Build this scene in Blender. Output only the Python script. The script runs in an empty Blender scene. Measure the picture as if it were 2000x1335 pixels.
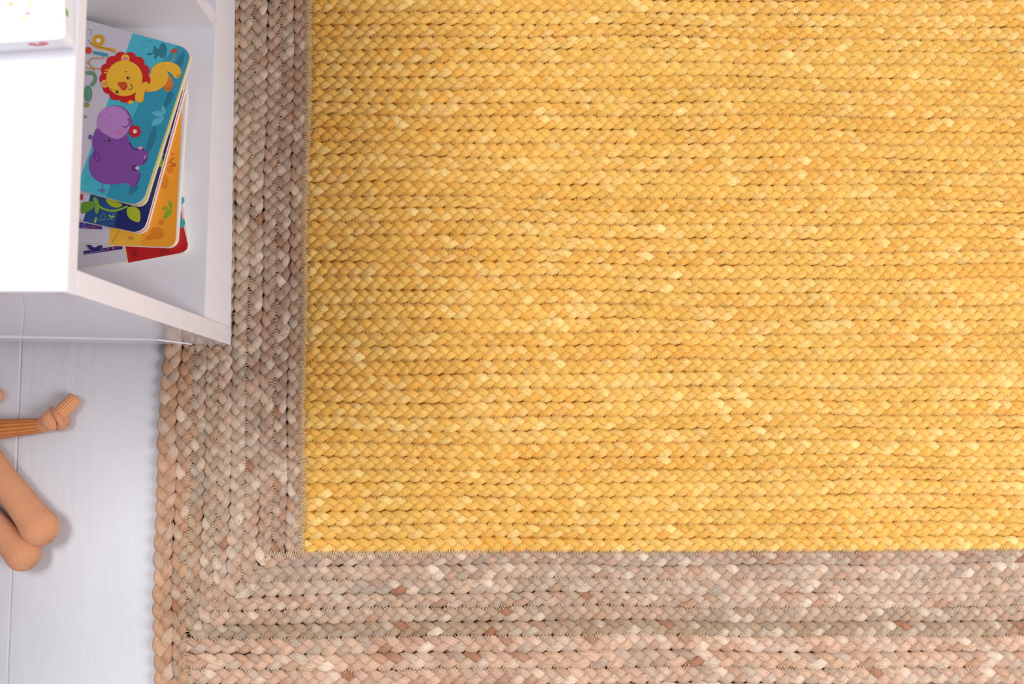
import bpy, bmesh, math, random
import numpy as np
from mathutils import Vector, Matrix

rnd = random.Random(7)
rng = np.random.default_rng(11)
scene = bpy.context.scene
COL = scene.collection

# ------------------------------------------------------------------ camera
S = 1.05                       # camera height above the floor, metres
F = 1964.0862                  # focal length in pixels of a 2000 px wide frame
AX, AY = -0.0837, 0.0224
def _R():
    c, s = math.cos(AX), math.sin(AX)
    Rx = np.array([[1, 0, 0], [0, c, -s], [0, s, c]])
    c, s = math.cos(AY), math.sin(AY)
    Ry = np.array([[c, 0, s], [0, 1, 0], [-s, 0, c]])
    return Rx @ Ry
M = _R()
def at(px, py, z):
    """world point at height z seen at a photo pixel"""
    d = M.T @ np.array([(px - 1000) / F, -(py - 667.5) / F, -1.0])
    t = (z - S) / d[2]
    return np.array([0, 0, S]) + t * d

cam_d = bpy.data.cameras.new('camera')
cam = bpy.data.objects.new('camera', cam_d); COL.objects.link(cam)
mw = Matrix([list(r) + [0] for r in M.T] + [[0, 0, 0, 1]]); mw.translation = (0, 0, S)
cam.matrix_world = mw
cam_d.sensor_width = 36; cam_d.lens = F / 2000 * 36
cam_d.clip_start = .01
cam_d.dof.use_dof = True; cam_d.dof.focus_distance = 1.0; cam_d.dof.aperture_fstop = 9.0
scene.camera = cam

# ------------------------------------------------------------------ helpers
def lin(c):
    return tuple((v / 255 / 12.92) if v / 255 <= .04045 else ((v / 255 + .055) / 1.055) ** 2.4 for v in c[:3])
def rgba(c): return lin(c) + (1.0,)

def tag(o, label=None, cat=None, group=None, kind=None):
    if label: o['label'] = label
    if cat: o['category'] = cat
    if group: o['group'] = group
    if kind: o['kind'] = kind
    return o
def empty(name, loc=(0, 0, 0)):
    o = bpy.data.objects.new(name, None); COL.objects.link(o); o.location = loc
    o.empty_display_size = .02
    return o
def link(name, me, parent=None, mats=()):
    for m in mats: me.materials.append(m)
    o = bpy.data.objects.new(name, me); COL.objects.link(o)
    if parent is not None:
        o.parent = parent
        root = parent
        off = Vector((0, 0, 0))
        while root is not None:
            off += root.location; root = root.parent
        o.location = -off       # meshes are modelled in world coordinates
    return o
def bm_obj(name, bm, mats, parent=None, smooth=False):
    me = bpy.data.meshes.new(name)
    bmesh.ops.recalc_face_normals(bm, faces=bm.faces)
    bm.to_mesh(me); bm.free()
    if smooth: me.polygons.foreach_set('use_smooth', [True] * len(me.polygons))
    return link(name, me, parent, mats if isinstance(mats, (list, tuple)) else [mats])

def np_mesh(name, V, Q, uv=None, col=None, smooth=True):
    """mesh from numpy verts and quads, with per-vertex uv and colour"""
    me = bpy.data.meshes.new(name)
    nv, nq = len(V), len(Q)
    me.vertices.add(nv); me.vertices.foreach_set('co', np.ascontiguousarray(V, np.float32).ravel())
    k = Q.shape[1]
    me.loops.add(nq * k); me.polygons.add(nq)
    me.loops.foreach_set('vertex_index', np.ascontiguousarray(Q, np.int32).ravel())
    me.polygons.foreach_set('loop_start', np.arange(0, nq * k, k, dtype=np.int32))
    me.polygons.foreach_set('loop_total', np.full(nq, k, dtype=np.int32))
    me.polygons.foreach_set('use_smooth', np.full(nq, smooth, dtype=bool))
    if uv is not None:
        l = me.uv_layers.new(name='UVMap')
        l.data.foreach_set('uv', np.ascontiguousarray(uv[Q.ravel()], np.float32).ravel())
    if col is not None:
        a = me.color_attributes.new('dye', 'FLOAT_COLOR', 'POINT')
        c4 = np.ones((nv, 4), np.float32); c4[:, :3] = col
        a.data.foreach_set('color', c4.ravel())
    me.update(calc_edges=True); me.validate()
    return me

def new_mat(name):
    m = bpy.data.materials.new(name); m.use_nodes = True
    nt = m.node_tree; b = nt.nodes['Principled BSDF']
    return m, nt, b
def mat(name, c, rough=.5, spec=.5, coat=0):
    m, nt, b = new_mat(name)
    b.inputs['Base Color'].default_value = rgba(c); b.inputs['Roughness'].default_value = rough
    b.inputs['Specular IOR Level'].default_value = spec
    b.inputs['Coat Weight'].default_value = coat; b.inputs['Coat Roughness'].default_value = .08
    # faint procedural tone so no surface is perfectly uniform
    n = nt.nodes.new('ShaderNodeTexNoise'); n.inputs['Scale'].default_value = 35
    t = nt.nodes.new('ShaderNodeTexCoord'); nt.links.new(t.outputs['Object'], n.inputs['Vector'])
    mx = nt.nodes.new('ShaderNodeMix'); mx.data_type = 'RGBA'
    l = lin(c)
    mx.inputs['A'].default_value = tuple(v * .97 for v in l) + (1,)
    mx.inputs['B'].default_value = tuple(min(1, v * 1.03) for v in l) + (1,)
    nt.links.new(n.outputs['Fac'], mx.inputs['Factor'])
    nt.links.new(mx.outputs['Result'], b.inputs['Base Color'])
    return m
def N(nt, t, **kw):
    n = nt.nodes.new(t)
    for k, v in kw.items(): setattr(n, k, v)
    return n
def math_n(nt, op, a, b=None):
    n = nt.nodes.new('ShaderNodeMath'); n.operation = op
    for i, v in enumerate((a, b)):
        if v is None: continue
        if isinstance(v, (int, float)): n.inputs[i].default_value = v
        else: nt.links.new(v, n.inputs[i])
    return n.outputs[0]

def fibre_mat(name, fu, fv, rough=.5, spec=.35, bump=.5, sheen=.0, contrast=.22):
    """plant fibre: colour from the dye attribute, streaks along each strand"""
    m, nt, b = new_mat(name)
    a = N(nt, 'ShaderNodeAttribute', attribute_name='dye')
    uv = N(nt, 'ShaderNodeUVMap', uv_map='UVMap')
    mp = N(nt, 'ShaderNodeMapping'); mp.inputs['Scale'].default_value = (fu, fv, 1)
    nt.links.new(uv.outputs[0], mp.inputs[0])
    n = N(nt, 'ShaderNodeTexNoise'); n.inputs['Scale'].default_value = 1; n.inputs['Detail'].default_value = 4
    n.inputs['Roughness'].default_value = .65
    nt.links.new(mp.outputs[0], n.inputs['Vector'])
    r = N(nt, 'ShaderNodeMapRange'); r.inputs['From Min'].default_value = .25; r.inputs['From Max'].default_value = .75
    r.inputs['To Min'].default_value = 1 - contrast; r.inputs['To Max'].default_value = 1 + contrast
    nt.links.new(n.outputs['Fac'], r.inputs['Value'])
    mx = N(nt, 'ShaderNodeVectorMath', operation='SCALE')
    nt.links.new(a.outputs['Color'], mx.inputs[0]); nt.links.new(r.outputs[0], mx.inputs['Scale'])
    nt.links.new(mx.outputs[0], b.inputs['Base Color'])
    bp = N(nt, 'ShaderNodeBump'); bp.inputs['Strength'].default_value = bump; bp.inputs['Distance'].default_value = .0008
    nt.links.new(n.outputs['Fac'], bp.inputs['Height']); nt.links.new(bp.outputs[0], b.inputs['Normal'])
    b.inputs['Roughness'].default_value = rough; b.inputs['Specular IOR Level'].default_value = spec
    b.inputs['Sheen Weight'].default_value = sheen; b.inputs['Sheen Roughness'].default_value = .4
    return m

# ------------------------------------------------------------------ world and daylight
w = bpy.data.worlds.new('world'); scene.world = w; w.use_nodes = True
bg = w.node_tree.nodes['Background']
bg.inputs['Color'].default_value = (1.0, .955, .965, 1); bg.inputs['Strength'].default_value = .32
def area(name, loc, target, sx, sy, power, col):
    d = bpy.data.lights.new(name, 'AREA'); d.shape = 'RECTANGLE'; d.size = sx; d.size_y = sy
    d.energy = power; d.color = col
    o = bpy.data.objects.new(name, d); COL.objects.link(o); o.location = loc
    o.rotation_euler = (Vector(target) - Vector(loc)).to_track_quat('-Z', 'Y').to_euler()
    return o
area('window_daylight', (-1.75, .85, 3.4), (-.1, .1, 0), 1.4, 1.4, 116, (.96, .98, 1.0))
area('far_window_daylight', (1.6, -.55, 1.4), (.1, .1, 0), 1.2, 1.1, 42, (.975, .965, 1.0))

scene.view_settings.view_transform = 'Standard'; scene.view_settings.look = 'None'
scene.view_settings.gamma = 1; scene.view_settings.use_curve_mapping = False
scene.view_settings.exposure = -0.08

# ------------------------------------------------------------------ floor
def floor_material():
    m, nt, b = new_mat('white_painted_boards')
    tc = N(nt, 'ShaderNodeTexCoord')
    mp = N(nt, 'ShaderNodeMapping'); mp.inputs['Scale'].default_value = (60, 7, 10)
    nt.links.new(tc.outputs['Object'], mp.inputs[0])
    n = N(nt, 'ShaderNodeTexNoise'); n.inputs['Scale'].default_value = 2.2; n.inputs['Detail'].default_value = 7
    nt.links.new(mp.outputs[0], n.inputs['Vector'])
    n2 = N(nt, 'ShaderNodeTexNoise'); n2.inputs['Scale'].default_value = 9; n2.inputs['Detail'].default_value = 5
    nt.links.new(tc.outputs['Object'], n2.inputs['Vector'])
    s = math_n(nt, 'ADD', math_n(nt, 'MULTIPLY', n.outputs['Fac'], .25), math_n(nt, 'MULTIPLY', n2.outputs['Fac'], .75))
    cr = N(nt, 'ShaderNodeValToRGB')
    cr.color_ramp.elements[0].position = .3; cr.color_ramp.elements[0].color = rgba((200, 198, 202))
    cr.color_ramp.elements[1].position = .7; cr.color_ramp.elements[1].color = rgba((210, 209, 212))
    nt.links.new(s, cr.inputs[0])
    # small chips and specks in the paint
    v = N(nt, 'ShaderNodeTexVoronoi'); v.inputs['Scale'].default_value = 55
    nt.links.new(tc.outputs['Object'], v.inputs['Vector'])
    sp = math_n(nt, 'LESS_THAN', v.outputs['Distance'], .035)
    mx = N(nt, 'ShaderNodeMix', data_type='RGBA'); nt.links.new(sp, mx.inputs['Factor'])
    nt.links.new(cr.outputs[0], mx.inputs['A']); mx.inputs['B'].default_value = rgba((176, 172, 182))
    nt.links.new(mx.outputs['Result'], b.inputs['Base Color'])
    n3 = N(nt, 'ShaderNodeTexNoise'); n3.inputs['Scale'].default_value = 260; n3.inputs['Detail'].default_value = 3
    nt.links.new(tc.outputs['Object'], n3.inputs['Vector'])
    hs = math_n(nt, 'ADD', n3.outputs['Fac'], math_n(nt, 'MULTIPLY', n.outputs['Fac'], 2.0))
    bp = N(nt, 'ShaderNodeBump'); bp.inputs['Strength'].default_value = .22; bp.inputs['Distance'].default_value = .0012
    nt.links.new(hs, bp.inputs['Height']); nt.links.new(bp.outputs[0], b.inputs['Normal'])
    b.inputs['Roughness'].default_value = .5; b.inputs['Specular IOR Level'].default_value = .4
    return m
FLOOR = floor_material()
bm = bmesh.new()
def box(bm, x0, x1, y0, y1, z0, z1, mi=0):
    vs = [bm.verts.new(c) for c in ((x0, y0, z0), (x1, y0, z0), (x1, y1, z0), (x0, y1, z0),
                                    (x0, y0, z1), (x1, y0, z1), (x1, y1, z1), (x0, y1, z1))]
    fs = []
    for q in ((0, 3, 2, 1), (4, 5, 6, 7), (0, 1, 5, 4), (1, 2, 6, 5), (2, 3, 7, 6), (3, 0, 4, 7)):
        f = bm.faces.new([vs[i] for i in q]); f.material_index = mi; fs.append(f)
    return vs, fs
seam = .5 * (at(43, 675, 0)[0] + at(31, 900, 0)[0])
for k in range(-8, 9):
    x0 = seam + k * .205 + .00025; x1 = seam + (k + 1) * .205 - .00025
    # a board: flat top with a small rounded arris on both long edges
    prof = [(x0, -.02), (x0, -.0010), (x0 + .0005, -.0003), (x0 + .0016, 0), (x1 - .0016, 0), (x1 - .0005, -.0003), (x1, -.0010), (x1, -.02)]
    a = [bm.verts.new((x, -1.6, z)) for x, z in prof]; c = [bm.verts.new((x, 1.6, z)) for x, z in prof]
    for i in range(len(prof) - 1): bm.faces.new((a[i], a[i + 1], c[i + 1], c[i]))
box(bm, -1.7, 1.9, -1.6, 1.6, -.03, -.0012)
fl = bm_obj('floor', bm, FLOOR); tag(fl, 'white painted wooden floor boards', 'floor', kind='structure')

# unseen low wall, added behind the cabinet to block daylight from the left
bm = bmesh.new(); box(bm, -.80, -.662, -1.6, 1.6, 0, .50)
tag(bm_obj('light_block_wall', bm, mat('lavender_grey_wall', (176, 168, 178), .7, .3)), 'unseen low grey wall added behind the cabinet to block daylight', 'wall', kind='structure')

# ------------------------------------------------------------------ rug
PX = S / F                      # metres per pixel on the floor
ZR = .0095                      # top of the rug
YR = .0011
P0 = at(581, 1081, ZR)
def rug_world(u, v):
    """rug coordinates (pixels, origin at the inner corner of the border) -> world"""
    du = 2.6 * np.sin(v / 61 + 1.3 * np.sin(u / 140)) * .6 + 2.4 * np.sin(v / 190 + u / 310 + 1)
    dv = 2.2 * np.sin(u / 173 + v / 95) + 1.5 * np.sin(u / 71 + v / 47 + 2) + 1.6 * np.sin(u / 420 - v / 130)
    # the natural border sits a touch further right towards the top
    fade = np.clip(np.minimum(np.abs(u), np.abs(v)) / 30 + .25, 0, 1)
    du = du * .9 + 3.0 * np.exp(-((v - 800) / 300.0) ** 2)
    edge = np.interp(1081 - v, [-300, 500, 640, 690, 760, 850, 1000, 1180, 1260, 1300, 1340, 1420], [8, 10, 12, 9, 2, -2, 1, 3, 6, 9, 12, 20])
    du = du + edge * np.clip((-150 - u) / 110, 0, 1)
    dv = dv * fade
    u = (u + du) * PX; v = (v + dv) * PX
    c, s = math.cos(YR), math.sin(YR)
    return P0[0] + c * u - s * v, P0[1] + s * u + c * v

NA, NP = 10, 20                 # points around a strand, rings per plait period
class Soup:
    def __init__(self): self.V = []; self.Q = []; self.U = []; self.C = []; self.n = 0
    def add(self, V, Q, U, C):
        self.V.append(V); self.Q.append(Q + self.n); self.U.append(U); self.C.append(C); self.n += len(V)
    def build(self, name, m, parent):
        me = np_mesh(name, np.vstack(self.V), np.vstack(self.Q), np.vstack(self.U), np.vstack(self.C))
        return link(name, me, parent, [m])
def grid_quads(nr, na):
    i = np.arange(nr - 1)[:, None] * na; j = np.arange(na)[None, :]; j2 = (j + 1) % na
    return np.stack([i + j, i + j2, i + na + j2, i + na + j], -1).reshape(-1, 4)
def vnoise(x, seed):
    x = np.asarray(x, float); i = np.floor(x).astype(int); f = x - i; f = f * f * (3 - 2 * f)
    h = lambda k: np.modf(np.abs(np.sin(k * 127.1 + seed * 311.7) * 43758.5453))[0]
    return h(i) * (1 - f) + h(i + 1) * f

def braid(soup, path, s0, s1, width, pitch, dye, seed, wide=None, end_taper=(0, 0)):
    """a flat three-strand plait along a path; path(s) -> x, y, nx, ny in rug pixels"""
    T = 3 * pitch
    ns = max(8, int((s1 - s0) / T * NP))
    s = np.linspace(s0, s1, ns)
    wn = 1 + .16 * (vnoise(s / 55, seed) - .5)
    php = 2 * math.pi * s / T + 1.1 * vnoise(s / 90, seed + 3) + 1.3 * vnoise(s / 260, seed + 5) + seed * 1.7
    sc = width / 27.0 * wn
    if wide is not None: sc = sc * wide(s)
    tap = np.ones(ns)
    if end_taper[0]: tap *= np.clip((s - s0) / end_taper[0], .35, 1)
    A = 8.0 * sc; B = 3.5
    for k in range(3):
        ph = php + 2 * math.pi * k / 3
        lobe = np.floor((ph - math.pi / 4) / math.pi).astype(int)
        r1 = np.modf(np.abs(np.sin(lobe * 12.9898 + k * 78.233 + seed * 37.719) * 43758.5453))[0]
        r2 = np.modf(np.abs(np.sin(lobe * 39.346 + k * 11.135 + seed * 83.155) * 24634.6345))[0]
        y = A * np.sin(ph) + 1.2 * (vnoise(s / 21, seed * 3 + k) - .5)
        z = -B * np.sin(2 * ph) * tap
        top = -np.sin(2 * ph)
        a = (6.95 + 1.3 * top + 1.5 * (r1 - .5) + 1.0 * (vnoise(s / 9, seed * 5 + k) - .5)) * sc
        b = (3.7 + .45 * top + .8 * (r2 - .5)) * tap
        ds = np.gradient(s); dy = np.gradient(y); L = np.hypot(ds, dy)
        ls, ly = -dy / L, ds / L                       # lateral direction in the plait plane
        th = np.arange(NA) / NA * 2 * math.pi
        ct = np.sign(np.cos(th)) * np.abs(np.cos(th)) ** .9; st = np.sin(th)
        ss = s[:, None] + a[:, None] * ct[None] * ls[:, None]
        lat = y[:, None] + a[:, None] * ct[None] * ly[:, None]
        zz = z[:, None] + b[:, None] * st[None]
        x, yy, nx, ny = path(ss.ravel())
        u = x + nx * lat.ravel(); v = yy + ny * lat.ravel()
        wx, wy = rug_world(u, v)
        Z = ZR - (B + 3.95) * PX * .98 + zz.ravel() * PX * .98
        V = np.stack([wx, wy, Z], 1)
        # fibres run slightly askew to the strand, as in a loose twist
        arc = np.cumsum(L) * PX
        tv = np.repeat(th[None], ns, 0)
        U = np.stack([np.repeat(arc[:, None], NA, 1).ravel() + k * 3.3 + seed * 1.37,
                      (np.abs(tv - math.pi) * .006 - 4.0 * 0 + arc[:, None] * .22).ravel()], 1)
        C = np.repeat(dye(s, r1, r2, k)[:, None, :], NA, 1).reshape(-1, 3)
        soup.add(V, grid_quads(ns, NA), U, C)

def lerp(a, b, t): return a + (b - a) * np.asarray(t)[..., None]
LY = {k: np.array(lin(c)) for k, c in dict(base=(238, 184, 86), deep=(228, 160, 56), olive=(222, 174, 76),
      pale=(250, 220, 146), pink=(240, 186, 104)).items()}
def yellow_dye(seed):
    def f(s, r1, r2, k):
        n = vnoise(s / 240 + k * 7, seed + 21)
        c = lerp(LY['base'], LY['deep'], np.clip((n - .35) * 1.3, 0, 1))
        c = c + (LY['olive'] - c) * np.clip((vnoise(s / 170, seed + 40 + k) - .55) * 1.6, 0, .8)[:, None]
        c = c + (LY['pale'] - c) * np.clip((vnoise(s / 60 + k * 4, seed + 77) - .62) * 1.4, 0, .36)[:, None]
        c = np.where((r1 > .955)[:, None], lerp(c, LY['pale'], .1 + .45 * r2), c)
        c = np.where((r1 < .10)[:, None], lerp(c, LY['pink'], r2), c)
        return c * (.94 + .12 * r2)[:, None]
    return f
COURSE = [(174, 136, 110), (168, 134, 111), (186, 150, 126), (192, 161, 136), (198, 169, 144),  # first two darker brown, partly painting in the shade beside the cabinet
          (194, 161, 136), (184, 153, 126), (168, 139, 110), (184, 140, 106), (186, 142, 108), (210, 170, 142), (208, 168, 138)]  # last two (bottom-only rows) paler, the brighter light there put into the colour
LT = {k: np.array(lin(c)) for k, c in dict(brown=(150, 92, 58), rust=(174, 122, 88), pale=(228, 206, 182),
      grey=(164, 146, 128), pink=(200, 158, 130)).items()}
def tan_dye(i, seed):
    base = np.array(lin(COURSE[i]))
    def f(s, r1, r2, k):
        n = vnoise(s / 150 + k * 5, seed + 31)
        c = np.repeat(base[None], len(s), 0)
        c = c + (LT['pink'] - c) * np.clip((n - .55) * 1.5, 0, .7)[:, None]
        c = c + (LT['grey'] - c) * np.clip((vnoise(s / 110 + k * 3, seed + 57) - .5) * 1.6, 0, .8)[:, None]
        c = c + (LT['pale'] - c) * np.clip((vnoise(s / 45 + k * 4, seed + 77) - .6) * 1.4, 0, .5)[:, None]
        c = np.where((r1 > .88)[:, None], lerp(c, LT['pale'], .1 + .5 * r2), c)
        c = np.where((r1 < .12)[:, None], lerp(c, LT['rust'], .15 + .5 * r2), c)
        c = np.where((r1 < .02)[:, None], lerp(c, LT['brown'], .3 + .5 * r2), c)
        return c * (.88 + .22 * r2)[:, None]
    return f

JUTE_Y = fibre_mat('dyed_yellow_jute', 120, 1400, rough=.42, spec=.5, bump=.9, contrast=.42)
JUTE_T = fibre_mat('natural_jute', 120, 1400, rough=.42, spec=.55, bump=.9, contrast=.48)
THREAD = fibre_mat('sewing_thread', 2000, 2000, rough=.7, spec=.2, bump=.1, contrast=.12)

rug = empty('braided_rug', tuple(at(1000, 1330, 0)))
tag(rug, 'yellow braided jute rug with a wide natural tan border, lying on the white floor', 'rug')

UMAX, VMAX = 1700, 1330
# --- yellow centre: straight rows, plaits pointing right
yel = Soup(); rows = []; v = 0; i = 0
rw = random.Random(3)
while v < VMAX:
    wd = 26.6 * rw.uniform(.93, 1.07)
    rows.append((v + wd / 2, wd)); v += wd; i += 1
for i, (vc, wd) in enumerate(rows):
    def path(s, vc=vc):
        return s, np.full_like(s, vc), np.zeros_like(s), np.ones_like(s)
    braid(yel, path, 1 + rw.uniform(0, 4), UMAX, wd * 1.01, rw.uniform(24.0, 27.0), yellow_dye(i + 1), i + 1.37, end_taper=(16, 0))
yellow_o = yel.build('yellow_center', JUTE_Y, rug)

# --- natural border: ten plaits running down the left side and on along the bottom
tan = Soup(); CW = 27.2
def corner_path(dl, db):
    """down the left side at offset dl, round the corner, along the bottom at offset db"""
    r = max(3.0, (.2 if dl > 210 else .11) * (dl + db) / 2)
    cx_, cy_ = -dl + r, -db + r
    Ld = VMAX - cy_; La = r * math.pi / 2
    def path(s):
        x = np.empty_like(s); y = np.empty_like(s); nx = np.empty_like(s); ny = np.empty_like(s)
        a = s < Ld; c = s > Ld + La; b = ~(a | c)
        x[a] = -dl; y[a] = VMAX - s[a]; nx[a] = 1; ny[a] = 0
        t = (s[b] - Ld) / r
        x[b] = cx_ - r * np.cos(t); y[b] = cy_ - r * np.sin(t); nx[b] = np.cos(t); ny[b] = np.sin(t)
        x[c] = cx_ + (s[c] - Ld - La); y[c] = -db; nx[c] = 0; ny[c] = 1
        return x, y, nx, ny
    return path, Ld, La, cx_
def down_path(dl): return lambda s: (np.full_like(s, -dl), VMAX - s, np.ones_like(s), np.zeros_like(s))
def along_path(db, x0): return lambda s: (x0 + s, np.full_like(s, -db), np.zeros_like(s), np.ones_like(s))
# left offset, bottom offset (None where a plait is cut off at a seam), width, stitch length
COURSES = [(12, None, 27, 25.5), (39, None, 26.5, 24), (65.5, 12.5, 25.5, 25), (92, 38.5, 27, 24.5), (120, 65, 27.5, 25.5), (146.5, 91, 26, 26),
           (171.5, 117.5, 26, 24), (197, 144, 26.5, 26), (223.5, 288, 28, 28), (255, 318, 35, 31)]
for i, (dl, db, wd, pt) in enumerate(COURSES):
    if db is None:
        braid(tan, down_path(dl), 0, VMAX - 3, wd * 1.03, pt, tan_dye(i, i + 60), i + 60.73)
        continue
    path, Ld, La, cx_ = corner_path(dl, db)
    mid = Ld + La / 2
    wide = lambda s, mid=mid, La=La: 1 + .30 * np.exp(-((s - mid) / (La * .5 + 12)) ** 2)
    braid(tan, path, 0, Ld + La + (UMAX - cx_), wd * 1.03, pt, tan_dye(i, i + 60), i + 60.73, wide=wide)
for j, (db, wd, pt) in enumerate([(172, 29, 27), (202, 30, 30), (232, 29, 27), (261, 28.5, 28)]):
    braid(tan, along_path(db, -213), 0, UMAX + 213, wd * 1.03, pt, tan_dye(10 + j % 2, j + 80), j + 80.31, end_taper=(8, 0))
tan_o = tan.build('natural_border', JUTE_T, rug)

# --- jute backing seen in the gaps
bm = bmesh.new()
R_ = 268; RB = 330
cpts = [(-R_, VMAX)]
for t in np.linspace(0, math.pi / 2, 10): cpts.append((-R_ + 62 - 62 * math.cos(t), -RB + 62 - 62 * math.sin(t)))
cpts += [(UMAX, -RB), (UMAX, VMAX)]
def prism(bm, pts, z0, z1, mi=0):
    a = [bm.verts.new((x, y, z0)) for x, y in pts]; b = [bm.verts.new((x, y, z1)) for x, y in pts]
    n = len(pts)
    f = [bm.faces.new(list(reversed(a))), bm.faces.new(b)]
    for i in range(n): f.append(bm.faces.new((a[i], a[(i + 1) % n], b[(i + 1) % n], b[i])))
    for q in f: q.material_index = mi
    return f
wp = []
for (u, v_) in cpts:
    X, Y = rug_world(np.array([float(u)]), np.array([float(v_)])); wp.append((X[0], Y[0]))
prism(bm, wp, .0004, .0026)
bm_obj('backing', bm, mat('dark_jute_backing', (92, 64, 40), .9, .1), rug)
bm = bmesh.new(); wp = []
for (u, v_) in ((0, 0), (UMAX, 0), (UMAX, VMAX), (0, VMAX)):
    X, Y = rug_world(np.array([float(u)]), np.array([float(v_)])); wp.append((X[0], Y[0]))
prism(bm, wp, .0026, .0036)
bm_obj('backing', bm, mat('yellow_jute_backing', (206, 142, 44), .9, .1), yellow_o)

# --- zigzag sewing thread along the seams, tiny tubes
def tubes(soup, pts, rad, dye, na=4):
    """pts: n x k x 3 world polylines"""
    n, k, _ = pts.shape
    tan_ = np.gradient(pts, axis=1); tan_ /= np.linalg.norm(tan_, axis=2, keepdims=True) + 1e-12
    up = np.zeros_like(tan_); up[..., 2] = 1
    side = np.cross(tan_, up); side /= np.linalg.norm(side, axis=2, keepdims=True) + 1e-9
    nrm = np.cross(side, tan_)
    th = np.arange(na) / na * 2 * math.pi
    V = pts[:, :, None, :] + rad * (np.cos(th)[None, None, :, None] * side[:, :, None, :] + np.sin(th)[None, None, :, None] * nrm[:, :, None, :])
    q1 = grid_quads(k, na)
    Q = (q1[None] + (np.arange(n) * k * na)[:, None, None]).reshape(-1, 4)
    U = np.zeros((n * k * na, 2)); U[:, 0] = np.arange(n * k * na) * .0003
    C = np.repeat(dye, k * na, 0)
    soup.add(V.reshape(-1, 3), Q, U, C)
def zigzag(soup, path, s0, s1, step, amp, z_end, z_mid, c, seed, keep=1.0, rad=.00030):
    r = np.random.default_rng(seed)
    n = int((s1 - s0) / step)
    s = s0 + np.arange(n + 1) * step + r.uniform(-.25, .25, n + 1) * step
    l = np.where(np.arange(n + 1) % 2 == 0, amp, -amp) * r.uniform(.7, 1.15, n + 1) + r.uniform(-.8, .8, n + 1)
    P = []
    for t in (0, .25, .5, .75, 1):
        ss = s[:-1] * (1 - t) + s[1:] * t; ll = l[:-1] * (1 - t) + l[1:] * t
        x, y, nx, ny = path(ss)
        X, Y = rug_world(x + nx * ll, y + ny * ll)
        zz = ZR + (z_mid if t == .5 else (.5 * (z_mid + z_end) if t in (.25, .75) else z_end)) * PX
        P.append(np.stack([X, Y, np.full_like(X, zz)], 1))
    pts = np.stack(P, 1)
    k = r.random(n) < keep
    pts = pts[k]
    c = np.array(lin(c))
    dye = c[None] * r.uniform(.8, 1.15, (len(pts), 1))
    tubes(soup, pts, rad, dye)

st_t = Soup(); st_y = Soup()
TC = (216, 188, 152)
zigzag(st_t, lambda s: down_path(-4)(s), 0, VMAX, 1.7, 7.2, -.6, .8, (214, 186, 150), 100, rad=.00025)
zigzag(st_t, lambda s: down_path(-1)(s), 0, VMAX, 2.3, 6.2, -.2, 1.2, (206, 172, 132), 101, rad=.00024)
zigzag(st_t, along_path(0, -62), 0, UMAX + 60, 2.8, 5.0, -.8, .4, TC, 102, rad=.00024)
zigzag(st_t, along_path(1, -62), 0, 420, 2.2, 5.6, -.8, .4, TC, 103, rad=.00024)
for i, (dl, db) in enumerate(((52.5, None), (106, 52), (159, 104.5), (210.5, None), (238, None))):
    if i == 4: continue
    if db is None: zigzag(st_t, down_path(dl), 0, VMAX + (0 if i == 0 else 290), 2.7, 5.2, -2.0, -.9, TC, 110 + i, rad=.00028, keep=.88)
    else:
        path, Ld, La, cx_ = corner_path(dl, db)
        zigzag(st_t, path, 0, Ld + La, 2.7, 5.2, -2.0, -.9, TC, 110 + i, rad=.00028, keep=.88)
        zigzag(st_t, path, Ld + La, Ld + La + UMAX - cx_, 3.2, 4.2, -1.8, -.8, (226, 198, 166), 120 + i, rad=.00022, keep=.82)
for db in (158, 217):
    zigzag(st_t, along_path(db, -200), 0, UMAX + 200, 3.2, 4.2, -1.8, -.8, (226, 198, 166), 130 + db, rad=.00022, keep=.82)
v = 0
for i, (vc, wd) in enumerate(rows):
    v += wd
    if i % 2 == 1:
        path = lambda s, v=v: (s, np.full_like(s, v), np.zeros_like(s), np.ones_like(s))
        zigzag(st_y, path, 6, UMAX, 2.6, 3.7, -1.8, -.8, (238, 192, 112), 300 + i, keep=.74, rad=.0002)
link('stitching', np_mesh('stitching', np.vstack(st_t.V), np.vstack(st_t.Q), np.vstack(st_t.U), np.vstack(st_t.C)), tan_o, [THREAD])
link('stitching', np_mesh('stitching', np.vstack(st_y.V), np.vstack(st_y.Q), np.vstack(st_y.U), np.vstack(st_y.C)), yellow_o, [THREAD])

# --- stray fibres standing off the plaits
def strays(parent, n, region, colours, seed):
    r = np.random.default_rng(seed); sp = Soup()
    u, v = region(r, n)
    L = r.uniform(5, 17, n); a = r.uniform(0, 2 * math.pi, n); bend = r.uniform(-1.6, 1.6, n)
    lift = r.uniform(.0, 2.5, n)
    P = []
    for t in np.linspace(0, 1, 5):
        ang = a + bend * t
        uu = u + L * t * np.cos(ang); vv = v + L * t * np.sin(ang)
        X, Y = rug_world(uu, vv)
        Z = ZR + (-1.2 + lift * math.sin(math.pi * t)) * PX
        P.append(np.stack([X, Y, Z], 1))
    pts = np.stack(P, 1)
    c = np.array([lin(x) for x in colours])[r.integers(0, len(colours), n)]
    tubes(sp, pts, .00016, c * r.uniform(.85, 1.1, (n, 1)), na=3)
    o = sp.build('stray_fibers', THREAD, parent); o['kind'] = 'stuff'
def reg_y(r, n): return r.uniform(4, UMAX - 20, n), r.uniform(4, VMAX - 20, n)
def reg_t(r, n):
    u = np.where(r.random(n) < .5, r.uniform(-266, -4, n), r.uniform(-260, UMAX - 20, n))
    v = np.where(u < 0, r.uniform(-200, VMAX - 20, n), r.uniform(-266, -4, n))
    return u, v
strays(yellow_o, 6500, reg_y, [(246, 208, 126), (236, 186, 92), (250, 226, 160)], 5)
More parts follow.
